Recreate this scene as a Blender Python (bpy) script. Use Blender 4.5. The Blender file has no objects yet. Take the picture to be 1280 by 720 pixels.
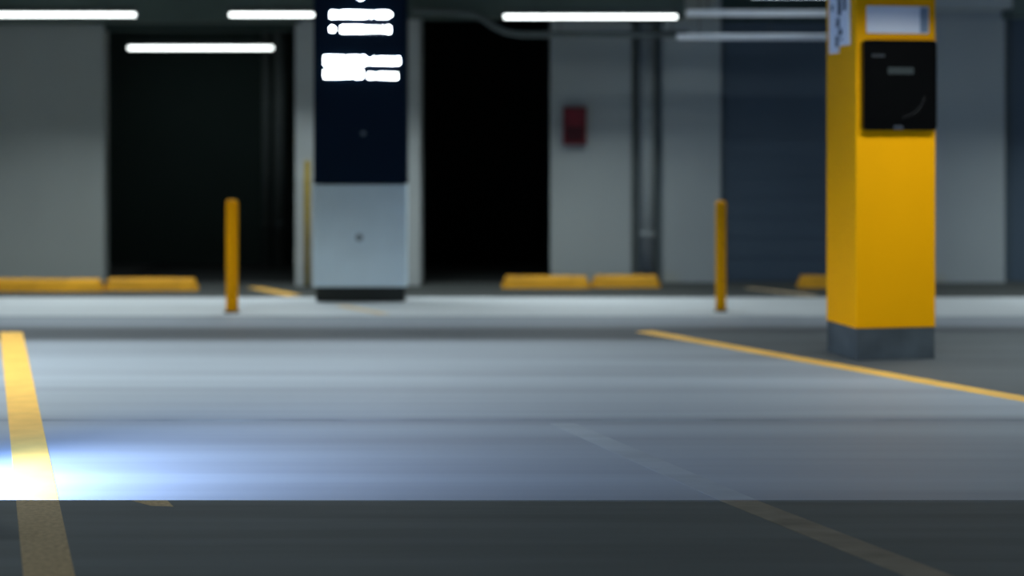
import bpy, bmesh, math, random
from mathutils import Vector, Matrix
random.seed(7)
S = bpy.context.scene
C = S.collection
F = 2200.0            # focal length in pixels of the 1280 px wide frame
H = 1.5               # eye height

# ------------------------------------------------------------------ camera
cam = bpy.data.objects.new('camera', bpy.data.cameras.new('camera')); C.objects.link(cam)
cam.location = (0, 0, H); cam.rotation_euler = (math.pi/2, 0, 0)
cam.data.sensor_width = 36; cam.data.lens = 36*F/1280
cam.data.shift_y = -180/1280
cam.data.dof.use_dof = True; cam.data.dof.focus_distance = 7.8; cam.data.dof.aperture_fstop = 0.98
cam.data.clip_end = 200
S.camera = cam
# ------------------------------------------------------------------ world and exposure
w = bpy.data.worlds.new('world'); S.world = w; w.use_nodes = True
w.node_tree.nodes['Background'].inputs[0].default_value = (.6, .8, .9, 1)
w.node_tree.nodes['Background'].inputs[1].default_value = .03
S.view_settings.view_transform = 'Standard'; S.view_settings.look = 'None'
S.view_settings.exposure = 0; S.view_settings.gamma = 1; S.view_settings.use_curve_mapping = False
# lamp powers (W): the row over the walkway, the row over the lane, the tube in the recess, the added floodlight
P_WALK, P_LANE, P_BACK, P_RECESS = 34, 34, 32, 3
P_FRONT = 27          # added row before the walkway, brightens the bollards
P_FLOOD, P_CORE = 760, 800
LAMP_COL = (.86, .97, 1.0)

# ------------------------------------------------------------------ materials
def srgb(r, g, b):
    f = lambda c: ((c/255+.055)/1.055)**2.4 if c > 10 else c/255/12.92
    return (f(r), f(g), f(b), 1)
def mat(name, col, rough=.6, metal=0, var=.12, scale=(3, 3, 3), bump=.05, spec=.35, detail=5):
    m = bpy.data.materials.new(name); m.use_nodes = True
    nt = m.node_tree; b = nt.nodes['Principled BSDF']
    b.inputs['Roughness'].default_value = rough; b.inputs['Metallic'].default_value = metal
    b.inputs['Specular IOR Level'].default_value = spec
    tc = nt.nodes.new('ShaderNodeTexCoord'); mp = nt.nodes.new('ShaderNodeMapping')
    mp.inputs['Scale'].default_value = scale
    nz = nt.nodes.new('ShaderNodeTexNoise'); nz.inputs['Scale'].default_value = 1; nz.inputs['Detail'].default_value = detail
    nt.links.new(tc.outputs['Object'], mp.inputs[0]); nt.links.new(mp.outputs[0], nz.inputs['Vector'])
    rp = nt.nodes.new('ShaderNodeMapRange'); rp.inputs[1].default_value = .3; rp.inputs[2].default_value = .7
    rp.inputs[3].default_value = 1-var; rp.inputs[4].default_value = 1+var
    nt.links.new(nz.outputs[0], rp.inputs[0])
    mx = nt.nodes.new('ShaderNodeVectorMath'); mx.operation = 'SCALE'
    mx.inputs[0].default_value = col[:3]; nt.links.new(rp.outputs[0], mx.inputs['Scale'])
    nt.links.new(mx.outputs[0], b.inputs['Base Color'])
    if bump:
        bp = nt.nodes.new('ShaderNodeBump'); bp.inputs['Strength'].default_value = bump; bp.inputs['Distance'].default_value = .01
        nt.links.new(nz.outputs[0], bp.inputs['Height']); nt.links.new(bp.outputs[0], b.inputs['Normal'])
    return m
def emis(name, col, k):
    m = bpy.data.materials.new(name); m.use_nodes = True
    b = m.node_tree.nodes['Principled BSDF']; b.inputs['Base Color'].default_value = (.8, .8, .8, 1)
    b.inputs['Emission Color'].default_value = (*col, 1); b.inputs['Emission Strength'].default_value = k
    return m
M = dict(
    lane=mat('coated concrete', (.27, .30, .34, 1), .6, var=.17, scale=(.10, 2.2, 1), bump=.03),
    walk=mat('pale walkway paint', (.49, .52, .54, 1), .55, var=.08, scale=(.15, 3.5, 1), bump=.02),
    frontdim=mat('dimmed front floor', (.105, .13, .145, 1), .75, var=.22, scale=(.35, 5, 1), bump=.1, detail=8),
    stall=mat('dark stall coating', (.078, .088, .094, 1), .7, var=.15, scale=(.2, 2.5, 1), bump=.05),
    rearfloor=mat('dark rear floor', (.045, .050, .048, 1), .8, var=.15, scale=(.3, 2, 1)),
    joint=mat('joint filler', (.205, .235, .27, 1), .8, var=.2),
    wall=mat('painted wall', (.34, .37, .36, 1), .8, var=.05, scale=(1.2, 1.2, .6)),
    column=mat('painted column', (.40, .43, .43, 1), .7, var=.05),
    beam=mat('ceiling beam', (.075, .105, .095, 1), .85, var=.15, scale=(1, 1, 1)),
    ceil=mat('ceiling', (.12, .15, .145, 1), .9, var=.2, scale=(.6, .6, .6)),
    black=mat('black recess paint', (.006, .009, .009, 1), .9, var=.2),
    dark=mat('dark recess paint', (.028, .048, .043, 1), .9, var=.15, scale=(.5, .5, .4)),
    shutter=mat('blue grey shutter', (.060, .088, .115, 1), .6, var=.08, scale=(.8, .8, .4)),
    pipe=mat('grey pipe', (.16, .19, .19, 1), .6),
    darkpipe=mat('dim pipe', (.10, .12, .12, 1), .7),
    galv=mat('galvanised steel', (.80, .84, .88, 1), .5, .2, var=.15, scale=(2, 2, 2)),
    yellow=mat('yellow gloss paint', (.97, .40, .0002, 1), .6, spec=.08, var=.04, scale=(1, 1, .7)),
    yellowstop=mat('scuffed yellow rubber', (.66, .31, .008, 1), .65, var=.22, scale=(2.5, 6, 6)),
    mustard=mat('dull mustard paint', (.36, .25, .01, 1), .7),
    line=mat('yellow line paint', (.78, .44, .085, 1), .7, var=.10, scale=(6, 6, 6)),
    tan=mat('worn line paint', (.50, .37, .20, 1), .75, var=.25, scale=(45, 45, 45), detail=9),
    ghost=mat('faded line paint', (.235, .215, .18, 1), .75, var=.25, scale=(4, 9, 4), detail=9),
    faint=mat('almost worn line paint', (.30, .33, .36, 1), .6, var=.12, scale=(2, 5, 4)),
    amber=mat('faded amber paint', (.62, .47, .28, 1), .7, var=.15, scale=(4, 4, 4)),
    plinth=mat('grey concrete plinth', (.06, .07, .068, 1), .7, var=.3, scale=(4, 4, 4)),
    plinthb=mat('black plinth', (.012, .016, .014, 1), .6),
    navy=mat('navy panel', (.0003, .010, .030, 1), .6, spec=.12, var=.05),
    pale=mat('pale grey panel', (.66, .79, .88, 1), .5, var=.04),
    mark=mat('grey mark', (.22, .27, .32, 1), .6),
    markn=mat('dim mark', (.16, .2, .26, 1), .5),
    red=mat('dark red enamel', (.13, .004, .010, 1), .4, var=.15),
    redlow=mat('black red glass', (.035, .002, .004, 1), .3),
    gloss=mat('black gloss', (.003, .003, .003, 1), .18, var=.02, bump=0),
    placard=mat('white placard', (.82, .80, .80, 1), .5, var=.05),
    faintink=mat('faint grey print', (.018, .02, .022, 1), .6),
    ink=mat('dark ink', (.06, .065, .075, 1), .6),
    batten=mat('batten housing', (.05, .06, .06, 1), .6),
    tube=emis('lit tube', (.93, 1, .98), 4.2),
    letter=emis('lit lettering', (.90, .97, 1), 26),
    labelsheen=emis('label sheen', (.35, .65, .65), .008),
    lens=emis('added floodlight lens', (.8, .9, 1), 4),
)

M['labelsheen'].node_tree.nodes['Principled BSDF'].inputs['Base Color'].default_value = (.01, .015, .015, 1)
# bands painted into the lane colour: softened joint, and the unlit gap between lamp rows around y = 14
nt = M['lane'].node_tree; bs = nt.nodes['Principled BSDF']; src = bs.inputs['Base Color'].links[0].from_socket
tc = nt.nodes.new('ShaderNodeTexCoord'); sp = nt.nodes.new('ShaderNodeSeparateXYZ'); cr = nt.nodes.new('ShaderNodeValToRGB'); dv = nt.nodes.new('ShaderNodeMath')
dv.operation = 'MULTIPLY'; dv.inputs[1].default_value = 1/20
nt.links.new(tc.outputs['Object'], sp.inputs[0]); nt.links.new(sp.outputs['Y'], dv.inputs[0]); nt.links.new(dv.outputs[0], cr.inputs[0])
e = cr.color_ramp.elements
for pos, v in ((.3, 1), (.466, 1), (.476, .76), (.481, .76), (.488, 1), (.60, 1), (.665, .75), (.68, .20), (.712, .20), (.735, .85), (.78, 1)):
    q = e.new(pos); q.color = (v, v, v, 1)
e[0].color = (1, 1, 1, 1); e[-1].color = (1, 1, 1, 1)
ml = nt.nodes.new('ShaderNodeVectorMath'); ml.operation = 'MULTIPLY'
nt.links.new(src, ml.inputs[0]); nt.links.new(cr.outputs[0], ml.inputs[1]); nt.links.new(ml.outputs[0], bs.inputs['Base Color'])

# ------------------------------------------------------------------ helpers
def obj(name, bm, m, parent=None, smooth=False):
    me = bpy.data.meshes.new(name); bmesh.ops.recalc_face_normals(bm, faces=bm.faces[:]); bm.to_mesh(me); bm.free()
    if smooth:
        for p in me.polygons: p.use_smooth = True
    me.materials.append(m)
    o = bpy.data.objects.new(name, me); C.objects.link(o)
    if parent: o.parent = parent
    return o
def box(bm, x0, x1, y0, y1, z0, z1, bev=0, mtx=None, seg=2):
    t = bmesh.new(); bmesh.ops.create_cube(t, size=1)
    for v in t.verts: v.co = Vector(((x0+x1)/2+v.co.x*(x1-x0), (y0+y1)/2+v.co.y*(y1-y0), (z0+z1)/2+v.co.z*(z1-z0)))
    if bev: bmesh.ops.bevel(t, geom=t.edges[:], offset=bev, segments=seg, affect='EDGES', profile=.5)
    if mtx: bmesh.ops.transform(t, matrix=mtx, verts=t.verts[:])
    me = bpy.data.meshes.new('t'); t.to_mesh(me); t.free(); bm.from_mesh(me); bpy.data.meshes.remove(me)
    return bm
def bx(*a, **k): return box(bmesh.new(), *a, **k)
def tube(bm, pts, r, seg=14, cap=True):
    pts = [Vector(p) for p in pts]; rings = []
    for i, p in enumerate(pts):
        d = (pts[min(i+1, len(pts)-1)]-pts[max(i-1, 0)]).normalized()
        u = d.cross(Vector((0, 0, 1)) if abs(d.z) < .9 else Vector((0, 1, 0))).normalized(); v = d.cross(u)
        rr = r[i] if isinstance(r, (list, tuple)) else r
        rings.append([bm.verts.new(p+(u*math.cos(a)+v*math.sin(a))*rr) for a in [2*math.pi*k/seg for k in range(seg)]])
    for a, b in zip(rings, rings[1:]):
        for k in range(seg): bm.faces.new((a[k], a[(k+1) % seg], b[(k+1) % seg], b[k]))
    if cap: bm.faces.new(rings[0]); bm.faces.new(rings[-1])
    return bm
def prism(bm, poly, z0, z1):
    a = [bm.verts.new((x, y, z0)) for x, y in poly]; b = [bm.verts.new((x, y, z1)) for x, y in poly]
    bm.faces.new(a); bm.faces.new(b)
    for i in range(len(poly)):
        j = (i+1) % len(poly); bm.faces.new((a[i], a[j], b[j], b[i]))
    return bm
def empty(name, loc, rz=0):
    o = bpy.data.objects.new(name, None); C.objects.link(o); o.location = loc; o.rotation_euler.z = rz; o.empty_display_size = .2
    return o
def tag(o, label, cat, group=None):
    o['label'] = label; o['category'] = cat; o['kind'] = 'thing'
    if group: o['group'] = group
    return o
def struct(name, bm, m):
    o = obj(name, bm, m); o['kind'] = 'structure'; return o
def copy_tree(o, parent=None):
    c = o.copy(); C.objects.link(c); c.parent = parent
    for ch in [q for q in list(C.objects) if q.parent == o]: copy_tree(ch, c)
    return c
def X(px, Y): return (px-640)*Y/F                  # a real x for something standing Y metres away
def Z(py, Y): return H-(py-180)*Y/F                # a real height

# ------------------------------------------------------------------ room shell
WY = 19.07                                         # face of the back wall
CZ = 3.15                                          # ceiling
YS, YW0, YW1, YF = 29.0, 17.2, 15.35, 7.416       # back of recesses, walkway, foreground slab edge
SX0, SX1 = -13.0, 13.0
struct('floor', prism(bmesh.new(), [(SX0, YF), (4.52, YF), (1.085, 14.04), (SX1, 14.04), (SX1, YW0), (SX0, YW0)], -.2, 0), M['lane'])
struct('floor', prism(bmesh.new(), [(SX0, -4), (SX1, -4), (SX1, YF), (SX0, YF)], -.2, 0), M['frontdim'])  # front floor coloured darker: the light cutoff at its edge painted in
struct('floor', prism(bmesh.new(), [(4.52, YF), (SX1, YF), (SX1, 14.04), (1.085, 14.04)], -.2, 0), M['stall'])
struct('floor', prism(bmesh.new(), [(SX0, YW0), (SX1, YW0), (SX1, YS), (SX0, YS)], -.2, 0), M['rearfloor'])  # floor behind the walkway, coloured darker than the lane
struct('ceiling', bx(SX0, SX1, -4, YS, CZ, CZ+.2), M['ceil'])
struct('wall_left', bx(SX0-.2, SX0, -4.2, YS, -.2, CZ+.2), M['wall'])
struct('wall_right', bx(SX1, SX1+.2, -4.2, YS, -.2, CZ+.2), M['wall'])
struct('wall_front', bx(SX0, SX1, -4.2, -4, -.2, CZ+.2), M['wall'])
TH = .22
def wallpiece(p0, p1, top=CZ, z0=0, y=WY, m='wall'):
    return struct('wall_back', bx(X(p0, WY), X(p1, WY), y, y+TH, z0, top), M[m])
wallpiece(-900, 130)
wallpiece(688, 789)
wallpiece(829, 901)
wallpiece(1100, 1256)
HZ = Z(38, WY)
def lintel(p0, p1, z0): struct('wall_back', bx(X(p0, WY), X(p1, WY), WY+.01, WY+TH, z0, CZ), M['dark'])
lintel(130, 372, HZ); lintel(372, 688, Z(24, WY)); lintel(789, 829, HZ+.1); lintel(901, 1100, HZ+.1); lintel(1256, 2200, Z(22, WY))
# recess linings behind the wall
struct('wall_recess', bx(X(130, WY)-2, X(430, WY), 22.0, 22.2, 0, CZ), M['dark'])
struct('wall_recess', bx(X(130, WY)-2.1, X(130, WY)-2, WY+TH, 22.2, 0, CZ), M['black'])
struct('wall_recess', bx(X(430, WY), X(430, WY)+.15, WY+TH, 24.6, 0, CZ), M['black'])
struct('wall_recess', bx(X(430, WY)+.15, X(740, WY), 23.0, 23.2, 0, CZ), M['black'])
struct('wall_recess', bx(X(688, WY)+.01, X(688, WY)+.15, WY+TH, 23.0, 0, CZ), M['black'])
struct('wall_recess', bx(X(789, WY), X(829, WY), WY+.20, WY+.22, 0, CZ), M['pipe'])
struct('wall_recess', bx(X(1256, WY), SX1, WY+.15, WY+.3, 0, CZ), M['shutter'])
# floor of the dark recesses
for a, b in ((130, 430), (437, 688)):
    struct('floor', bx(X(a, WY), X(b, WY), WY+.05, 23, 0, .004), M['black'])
# shutter door in its recess
d = struct('door_1', bx(X(901, WY), X(1100, WY), WY+.12, WY+.18, 0, CZ), M['shutter'])
sl = bmesh.new()
for k in range(14): box(sl, X(901, WY)+.02, X(1100, WY)-.02, WY+.112, WY+.12, .04+k*.22, .04+k*.22+.205)
obj('door_panel', sl, M['shutter'], d)
# column behind the sign, downstand beams
struct('pillar_back', bx(X(369, 18.64), X(525, 18.64), 18.64, WY+TH, 0, CZ), M['column'])
struct('ceiling_beam', bx(X(-900, 18.2), X(372, 18.2), 18.1, 18.5, Z(27, 18.1), CZ), M['beam'])
struct('ceiling_beam', bx(X(372, 18.2), X(855, 18.2), 18.1, 18.5, Z(21, 18.1), CZ), M['beam'])
struct('ceiling_beam', bx(X(1120, 18.2), X(1262, 18.2), 18.1, 18.5, Z(10, 18.1), CZ), M['wall'])
struct('ceiling_beam', bx(X(1262, 18.2), SX1, 18.1, 18.5, Z(20, 18.1), CZ), M['beam'])

# ------------------------------------------------------------------ painted walkway, lines, joint
def flat(name, poly, m, label, cat='floor marking', t=.0007, group=None):
    return tag(obj(name, prism(bmesh.new(), poly, 0, t), M[m]), label, cat, group)
flat('painted_walkway', [(SX0+.01, YW1), (SX1-.01, YW1), (SX1-.01, YW0), (SX0+.01, YW0)], 'walk',
     'pale grey painted walkway band running across the garage below the wall', 'walkway', .001)
def strip(x0, y0, x1, y1, wd):
    d = Vector((x1-x0, y1-y0)).normalized(); n = Vector((-d.y, d.x))*wd/2
    return [(x0-n.x, y0-n.y), (x1-n.x, y1-n.y), (x1+n.x, y1+n.y), (x0+n.x, y0+n.y)]
# left line: left edge and right edge measured at depth 14.04, 7.42 and 6.1
def Lx(y): return -1.517+(y-6.11)*-.301
flat('painted_line', [(Lx(YF+.006)-.18, YF+.006), (Lx(YF+.006), YF+.006), (Lx(14.04), 14.04), (Lx(14.04)-.18, 14.04)], 'line',
     'wide yellow line on the brightly lit floor at the left edge')
flat('painted_line', [(Lx(4)-.18, 4), (Lx(4), 4), (Lx(YF-.006), YF-.006), (Lx(YF-.006)-.18, YF-.006)], 'tan',
     'worn tan yellow line in the bottom left corner of the dimmed front floor')
flat('painted_line', strip(1.085-.03, 14.1, 4.45, 7.6, .17), 'line',
     'long bright yellow diagonal line passing in front of the yellow pillar')
flat('painted_line', [(.87, YF-.006), (1.03, YF-.006), (2.35, 4.0), (2.16, 4.0)], 'ghost',
     'faded brown grey diagonal line on dimmed front floor at bottom right')
flat('painted_line', [(.20, 9.45), (.34, 9.45), (1.03, YF+.006), (.87, YF+.006)], 'faint',
     'almost worn away grey diagonal line on the blue lit floor', t=.0002)
flat('painted_line', strip(-1.12, 15.50, -1.60, 16.35, .10), 'amber',
     'faded amber line crossing the pale walkway at the foot of the sign', t=.001).location.z = .0012
flat('painted_line', strip(-2.15, 17.42, -2.7, 18.4, .16), 'line',
     'short yellow line on the dark floor left of the sign base')
flat('painted_line', strip(3.0, 17.40, 2.45, 18.35, .10), 'amber',
     'thin faded amber line behind the right bollard beside the yellow pillar')
flat('paint_patch', [(-1.60, 7.40), (-1.45, 7.405), (-1.40, 7.28), (-1.50, 7.30)], 'tan',
     'small leftover patch of tan paint just right of the worn left line', 'paint patch')
struct('trim_1', bx(SX0, 3.4, 9.52, 9.60, -.01, .0002), M['joint'])


# ------------------------------------------------------------------ lamps
def make_lamp(L=1.7):
    r = empty('tube_light', (0, 0, 0))
    hb = bmesh.new(); box(hb, -L/2, L/2, -.035, .035, .028, .075, .008)
    for s in (-1, 1): box(hb, s*L/2-.012, s*L/2+.012, -.02, .02, -.018, .04, .004)
    obj('housing', hb, M['batten'], r)
    obj('tube', tube(bmesh.new(), [(-L/2+.012, 0, 0), (L/2-.012, 0, 0)], .019), M['tube'], r, True)
    for s in (-1, 1): obj('hanger_rod', tube(bmesh.new(), [(s*L*.33, 0, .05), (s*L*.33, 0, CZ-2.76)], .005, 8), M['batten'], r)
    return r
def lamp_light(r, watts, spread=125, L=1.6):
    l = bpy.data.lights.new('tube_glow', 'AREA'); l.shape = 'RECTANGLE'; l.size = L; l.size_y = .04
    l.energy = watts; l.color = LAMP_COL; l.spread = math.radians(spread)
    o = bpy.data.objects.new('tube_glow', l); C.objects.link(o); o.parent = r; o.location = (0, 0, -.02)
    return o
lamp0 = make_lamp()
first = True
def place_lamp(x, y, z, watts, label, group, spread=125):
    global first
    if first: r = lamp0; first = False
    else: r = copy_tree(lamp0)
    r.location = (x, y, z); tag(r, label, 'ceiling light', group)
    return r, watts, spread
LY, LZ = 17.1, Z(19, 17.1)
jobs = []
for px0, px1, z, lab in ((-49, 173, Z(18.5, LY), 'lit fluorescent tube under the beam at the top left corner'),
                (284, 506, Z(18.5, LY), 'lit fluorescent tube half hidden behind the top of the sign'),
                (627, 849, Z(21, LY), 'lit fluorescent tube between the sign and the grey rails')):
    jobs.append(place_lamp(X((px0+px1)/2, LY), LY, z, P_WALK, lab, 'tube lights over the walkway'))
for px in (-385, -721, 1405, 1640):
    jobs.append(place_lamp(X(px, LY), LY, LZ, P_WALK, 'lit fluorescent tube outside the view over the walkway', 'tube lights over the walkway beyond the view'))
jobs.append(place_lamp(X(1000, 16.3), 16.3, 3.04, 15, 'added unseen tube brightening the steel rails from above', 'added tube light above the rails', 165))  # unseen lamp added to brighten the rails
jobs.append(place_lamp(X(251, 20.4), 20.4, Z(60, 20.4), P_RECESS, 'lit fluorescent tube inside the dark left recess', 'tube light in the left recess'))
for x, k in ((-8, 1.5), (-4.6, 3.2), (-1.4, 1.05), (3.0, 1.1), (6.4, 1.1)):
    jobs.append(place_lamp(x, 11.1, LZ, P_LANE*k, 'lit fluorescent tube over the lane outside the view', 'tube lights over the lane'))
for x in (-6.4, -3.4, -.4, 4.4):
    jobs.append(place_lamp(x, 13.3, LZ, P_FRONT, 'added unseen tube before the walkway, brightening the bollards', 'added tube lights before the walkway'))
for x in (-4, 0.5, 5):
    jobs.append(place_lamp(x, 3.0, LZ, P_BACK, 'lit fluorescent tube behind the viewpoint', 'tube lights behind the viewpoint'))
for r, watts, spread in jobs:                       # rods reach the ceiling from every lamp height
    for q in C.objects:
        if q.parent == r and q.name.startswith('hanger_rod'): q.scale.z = (CZ-r.location.z)/(CZ-2.76)
for r, watts, spread in jobs: lamp_light(r, watts, 150 if r.location.y < 12 else 172 if r.location.y > 20 else spread)

# unseen floodlight added in place of a headlight; its cheek is a flag cutting the beam
fl = tag(empty('added_floodlight', (-2.95, 7.52, 0)), 'added unseen light standing in for a headlight outside the left edge', 'floodlight')
fb = bmesh.new(); box(fb, -.22, -.18, -.10, .12, .0, .46, .005); box(fb, -.18, .02, -.10, .12, .44, .46)
obj('housing', fb, M['batten'], fl)  # housing of the added floodlight
obj('beam_flag', bx(-.2, .62, -.106, -.100, 0, .46), M['batten'], fl)  # flag added to shape the beam
obj('lens', tube(bmesh.new(), [(-.17, -.03, .33), (-.16, -.03, .33)], .05, 24), M['lens'], fl)  # lens of the added floodlight
def spot(name, loc, target, watts, ang, blend, col):
    l = bpy.data.lights.new(name, 'SPOT'); l.energy = watts; l.spot_size = math.radians(ang); l.spot_blend = blend
    l.shadow_soft_size = .004; l.color = col
    o = bpy.data.objects.new(name, l); C.objects.link(o); o.parent = fl; o.location = loc
    o.rotation_euler = (Vector(target)-Vector(loc)).to_track_quat('-Z', 'Y').to_euler()
spot('flood_beam', (-.15, -.094, .34), (2.2, 1.0, -.1), P_FLOOD, 120, 1, (.09, .34, 1.0))
spot('core_beam', (-.15, -.090, .34), (.75, .25, 0), P_CORE, 86, 1, (.80, .90, 1.0))

# ------------------------------------------------------------------ rails and pipes under the ceiling
def rail(px0, px1, py, y, r, name, m, label, cat='pipe', sq=False):
    z = Z(py, y); b = bmesh.new()
    if sq: box(b, X(px0, y), X(px1, y), y-r, y+r, z-r, z+r, .004)
    else: tube(b, [(X(px0, y), y, z), (X(px1, y), y, z)], r)
    t = tag(empty(name, (0, 0, 0)), label, cat)
    obj('rail' if sq else 'pipe_run', b, M[m], t, not sq)
    for f in (.12, .5, .88):
        x = X(px0+(px1-px0)*f, y)
        obj('hanger_rod', tube(bmesh.new(), [(x, y, z+r*.6), (x, y, CZ)], .005, 6), M['batten'], t)
    return t
rail(858, 1080, 16.5, 17.35, .032, 'ceiling_rail', 'galv', 'grey steel rail right of the lit tube, upper of the two', 'rail', True)
rail(846, 1080, 46, 17.5, .028, 'ceiling_rail', 'galv', 'grey steel rail crossing above the blue grey shutter, lower of the two', 'rail', True)
rail(940, 1080, -4, 16.6, .014, 'ceiling_rail', 'galv', 'thin steel rail at the very top edge beside the yellow pillar', 'rail', True)
b = bmesh.new(); y = 18.0
pts = [(515, 13), (560, 14), (590, 17), (605, 24), (617, 33), (632, 40), (650, 43), (700, 43), (790, 43), (860, 42)]
tube(b, [(X(p, y), y, Z(q, y)) for p, q in pts], .035, 12)
t = tag(empty('bent_pipe', (0, 0, 0)), 'dim grey pipe bending down under the ceiling left of the tube', 'pipe')
obj('pipe_run', b, M['darkpipe'], t, True)
for p in (540, 700, 840):
    obj('hanger_rod', tube(bmesh.new(), [(X(p, y), y, Z(43 if p > 650 else 14, y)), (X(p, y), y, CZ)], .005, 6), M['batten'], t)
# vertical pipes
def vpipe(px, y, r, m, label, z1=CZ):
    t = tag(empty('vertical_pipe', (X(px, y), y, 0)), label, 'pipe')
    obj('pipe_run', tube(bmesh.new(), [(0, 0, 0), (0, 0, z1)], r, 18), M[m], t, True)
    for z in (.5, 1.7):
        obj('pipe_clamp', tube(bmesh.new(), [(0, 0, z), (0, 0, z+.04)], r+.008, 18), M[m], t, True)
vpipe(809, WY+.10, .08, 'wall', 'pale vertical pipe in the narrow slot of the back wall')
vpipe(333, 21.6, .05, 'darkpipe', 'thin dim vertical pipe inside the left recess, farther from the column', CZ)
vpipe(350, 21.6, .075, 'darkpipe', 'thick dim vertical pipe inside the left recess, beside the column', CZ)

# ------------------------------------------------------------------ wheel stops
def wheel_stop(px0, px1, ybase, label, hgt=.125):
    y = F*H/(ybase-180); x0, x1 = X(px0, y), X(px1, y); L = x1-x0
    t = tag(empty('wheel_stop', ((x0+x1)/2, y, 0)), label, 'wheel stop', 'yellow wheel stops along the wall')
    b = bmesh.new(); prof = [(0, 0), (.02, hgt*.75), (.045, hgt), (.125, hgt), (.15, hgt*.75), (.17, 0)]
    rings = []
    for x, k in ((-L/2, .0), (-L/2+.045, 1), (L/2-.045, 1), (L/2, .0)):
        rings.append([b.verts.new((x, py if k else .03+py*.65, z if k else z*.25)) for py, z in prof])
    n = len(prof)
    for a, c in zip(rings, rings[1:]):
        for i in range(n): b.faces.new((a[i], a[(i+1) % n], c[(i+1) % n], c[i]))
    b.faces.new(rings[0]); b.faces.new(rings[-1])
    obj('stop_body', b, M['yellowstop'], t)
    for s in (-1, 1):
        obj('bolt_cap', tube(bmesh.new(), [(s*L*.3, .085, hgt-.002), (s*L*.3, .085, hgt+.006)], .018, 12), M['ink'], t)
wheel_stop(-110, 127, 364.5, 'yellow wheel stop cut by the left edge of the photo')
wheel_stop(129, 246, 363.5, 'yellow wheel stop before the dark left recess')
wheel_stop(627, 738, 360.5, 'yellow wheel stop below the red box, nearer the black opening')
wheel_stop(739, 826, 359.5, 'yellow wheel stop in front of the wall slot with the pale pipe')
wheel_stop(998, 1150, 360, 'yellow wheel stop partly hidden behind the yellow pillar')

# ------------------------------------------------------------------ bollards
def bollard(px, ybase, wpx, label, h=1.01, m='yellow', name='bollard'):
    y = F*H/(ybase-180); r = wpx/2*y/F
    t = tag(empty(name, (X(px, y), y, 0)), label, 'bollard', 'yellow bollards' if name == 'bollard' else None)
    b = bmesh.new(); pts, rs = [(0, 0, .0)], [r]
    pts.append((0, 0, h-r*.5)); rs.append(r)
    for k in range(1, 6):
        a = k/5*math.pi/2*.96; pts.append((0, 0, h-r*.5+math.sin(a)*r*.5)); rs.append(r*math.cos(a))
    tube(b, pts, rs, 24); obj('post', b, M[m], t, True)
    obj('base_ring', tube(bmesh.new(), [(0, 0, 0), (0, 0, .015)], [r*1.35, r*1.25], 24), M['plinth'], t, True)
    return t
bollard(290, 391, 15.5, 'yellow bollard on the walkway edge left of the sign')
bollard(901, 389.5, 13.5, 'yellow bollard on the walkway edge left of the yellow pillar', .995)
t = bollard(384, 359, 7, 'slim yellow post squeezed between the column and the sign', 1.33, 'mustard', 'slim_post')

# ------------------------------------------------------------------ sign totem
SY = 16.67
sg = tag(empty('sign_totem', (X(450, SY), SY, .0012)), 'tall navy sign totem with lit white lettering on pale grey lower half', 'sign')
hw = .44; zp = Z(359, SY); zm = Z(230, SY)
obj('plinth', bx(-hw+.02, hw-.02, .02, .28, 0, zp, .005), M['plinthb'], sg)
obj('lower_panel', bx(-hw, hw, 0, .30, zp, zm-.006, .008), M['pale'], sg)
obj('upper_panel', bx(-hw, hw, 0, .30, zm, 3.05, .008), M['navy'], sg)
def Sx(px): return X(px, SY)-X(450, SY)
def disc(bm, x, z, r, y0, y1, n=20): tube(bm, [(x, y0, z), (x, y1, z)], r, n); return bm
obj('round_mark', disc(bmesh.new(), Sx(449), Z(297, SY), .035, -.003, .001), M['mark'], sg)
obj('small_emblem', disc(bmesh.new(), Sx(454), Z(167, SY), .022, -.003, .001), M['markn'], sg)
rnd = random.Random(3)
def glyph_row(bm, p0, p1, py0, py1, y=-.004, th=.011, gap=.018):
    """a row of letter-like strokes too small and blurred in the photo to be read"""
    x, x1 = Sx(p0), Sx(p1); zt, zb = Z(py0, SY), Z(py1, SY); hgt = zt-zb
    while x < x1-.01:
        wd = min(rnd.choice((.55, .65, .75))*hgt, x1-x); k = rnd.randrange(4)
        box(bm, x, x+th, y-.004, y, zb, zt)
        if k in (0, 2): box(bm, x+wd-th, x+wd, y-.004, y, zb, zt)
        if k in (0, 1): box(bm, x+th, x+wd, y-.004, y, zt-th, zt)
        if k in (1, 2): box(bm, x+th, x+wd, y-.004, y, zb, zb+th)
        if k == 3: box(bm, x+th, x+wd, y-.004, y, (zt+zb)/2-th/2, (zt+zb)/2+th/2)
        x += wd+gap
    return bm
obj('lit_icon', disc(bmesh.new(), Sx(451), Z(-5, SY), .03, -.008, -.004), M['letter'], sg)
obj('lettering_row', glyph_row(bmesh.new(), 414, 490, 15, 22), M['letter'], sg)
obj('lit_icon', disc(bmesh.new(), Sx(415.5), Z(36.5, SY), .020, -.008, -.004), M['letter'], sg)
b = glyph_row(bmesh.new(), 427, 487, 33.5, 40.5)
obj('lettering_row', b, M['letter'], sg)
obj('lettering_row', glyph_row(bmesh.new(), 406, 455, 71, 81, th=.022, gap=.010), M['letter'], sg)
b = glyph_row(bmesh.new(), 458, 499, 73, 80, th=.014)
obj('lettering_row', b, M['letter'], sg)
obj('lettering_row', glyph_row(bmesh.new(), 406, 452, 88, 97, th=.022, gap=.010), M['letter'], sg)
b = glyph_row(bmesh.new(), 461, 499, 92, 98, th=.009)
obj('lettering_row', b, M['letter'], sg)

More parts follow.
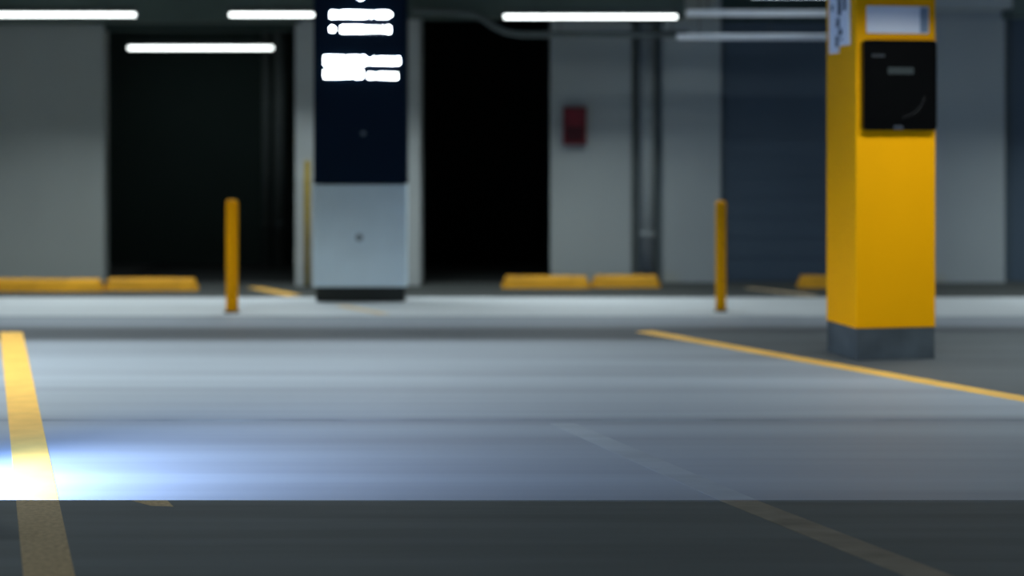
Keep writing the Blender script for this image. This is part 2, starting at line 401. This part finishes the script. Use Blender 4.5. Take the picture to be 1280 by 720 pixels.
# ------------------------------------------------------------------ red call box
RY = WY
rc = tag(empty('red_wall_box', (X(718, RY), RY, 0)), 'small dark red box mounted on the grey wall right of the black opening', 'wall box')
zt, zb = Z(134, RY), Z(181, RY); hw = 14.5*RY/F
obj('box_body', bx(-hw, hw, -.12, 0, zb, zt, .01), M['red'], rc)
obj('lower_window', bx(-hw*.78, hw*.78, -.126, -.119, zb+.03, (zt+zb)/2, .003), M['redlow'], rc)
obj('top_rim', bx(-hw*.9, hw*.9, -.128, -.119, zt-.035, zt-.02), M['red'], rc)

# ------------------------------------------------------------------ yellow pillar
PX, PY, A, W = 2.384, 12.2, math.radians(10), .585
pl = tag(empty('yellow_pillar', (PX, PY, 0), A), 'square yellow pillar with a grey concrete foot', 'pillar')
obj('pillar_shaft', bx(0, W, 0, W, .22, CZ, .006), M['yellow'], pl)
obj('concrete_foot', bx(.004, W-.004, .004, W-.004, 0, .22, .004), M['plinth'], pl)
def onp(name): 
    return empty(name, (PX, PY, 0), A)
# front face: local x along the face; Fz(py) height
def Fz(py): return Z(py, 12.24)
def Fx(px): return (px-1070)/99.5*W
b = bmesh.new()
def rbox(bm, x0, x1, z0, z1, r, y0, y1, n=6):
    pts = []
    for cx, cz, a0 in ((x1-r, z1-r, 0), (x0+r, z1-r, 90), (x0+r, z0+r, 180), (x1-r, z0+r, 270)):
        for k in range(n+1):
            a = math.radians(a0+90*k/n); pts.append((cx+r*math.cos(a), cz+r*math.sin(a)))
    a = [bm.verts.new((x, y0, z)) for x, z in pts]; c = [bm.verts.new((x, y1, z)) for x, z in pts]
    bm.faces.new(a); bm.faces.new(c)
    for i in range(len(pts)): j = (i+1) % len(pts); bm.faces.new((a[i], a[j], c[j], c[i]))
    return bm
tm = tag(onp('wall_terminal'), 'black rounded terminal mounted on the front of the yellow pillar', 'terminal')
x0, x1, z0, z1 = Fx(1076), Fx(1167.5), Fz(163), Fz(50.5)
obj('housing', rbox(b, x0, x1, z0, z1, .03, -.05, 0), M['gloss'], tm)
obj('screen', rbox(bmesh.new(), x0+.03, x1-.03, z0+.06, z1-.04, .02, -.054, -.049), M['gloss'], tm)
ring = bmesh.new(); cx, cz, R = Fx(1118), Fz(112), .21
arc = [(cx+R*math.cos(a), -.056, cz+R*.95*math.sin(a)) for a in [math.radians(-80+k*8) for k in range(9)]]
tube(ring, arc, .004, 8); obj('curved_edge', ring, M['gloss'], tm, True)
obj('label_glint', bx(Fx(1106), Fx(1138), -.058, -.053, Fz(93), Fz(84.5)), M['labelsheen'], tm)  # label's reflection painted in as a faint glow
obj('status_strip', bx(Fx(1086), Fx(1102), -.058, -.053, Fz(72), Fz(68)), M['faintink'], tm)
b = bmesh.new()
for k in range(4): box(b, Fx(1114+k*3), Fx(1115.8+k*3), -.0535, -.0495, Fz(162), Fz(156.5+k % 2))
obj('maker_mark', b, M['ink'], tm)
pc = tag(onp('placard'), 'blank pale grey placard above the black terminal', 'placard')
obj('plate', rbox(bmesh.new(), Fx(1083), Fx(1160.5), Fz(41.5), Fz(7.5), .008, -.008, 0), M['placard'], pc)
obj('end_strip', bx(Fx(1149.5), Fx(1159.5), -.0095, -.0075, Fz(40.5), Fz(8.5)), M['mark'], pc)
# left face: local y along the face, x<0 outwards
def s_at(px): return (1070-px)/37*.585
lf = tag(onp('side_sign'), 'narrow white sign with dark marks on the left face of the pillar', 'sign')
zb = Z(61, 12.45)
obj('board', (lambda b: (box(b, -.012, 0, s_at(1063.5), s_at(1050), zb+.02, 2.85), box(b, -.012, 0, s_at(1050), s_at(1038.5), zb-.025, 2.85), b)[2])(bmesh.new()), M['placard'], lf)
b = bmesh.new()
for (p0, p1, q0, q1) in ((1050, 1054, -20, 19), (1048.5, 1052, 22, 34), (1051, 1055, 36, 44), (1047.5, 1050.5, 44, 58), (1057, 1060, -8, 14), (1042, 1044, 4, 12), (1052.5, 1056, 48, 50)):
    box(b, -.0165, -.0115, s_at(p1), s_at(p0), Z(q1, 12.45), Z(q0, 12.45))
obj('printed_mark', b, M['ink'], lf)
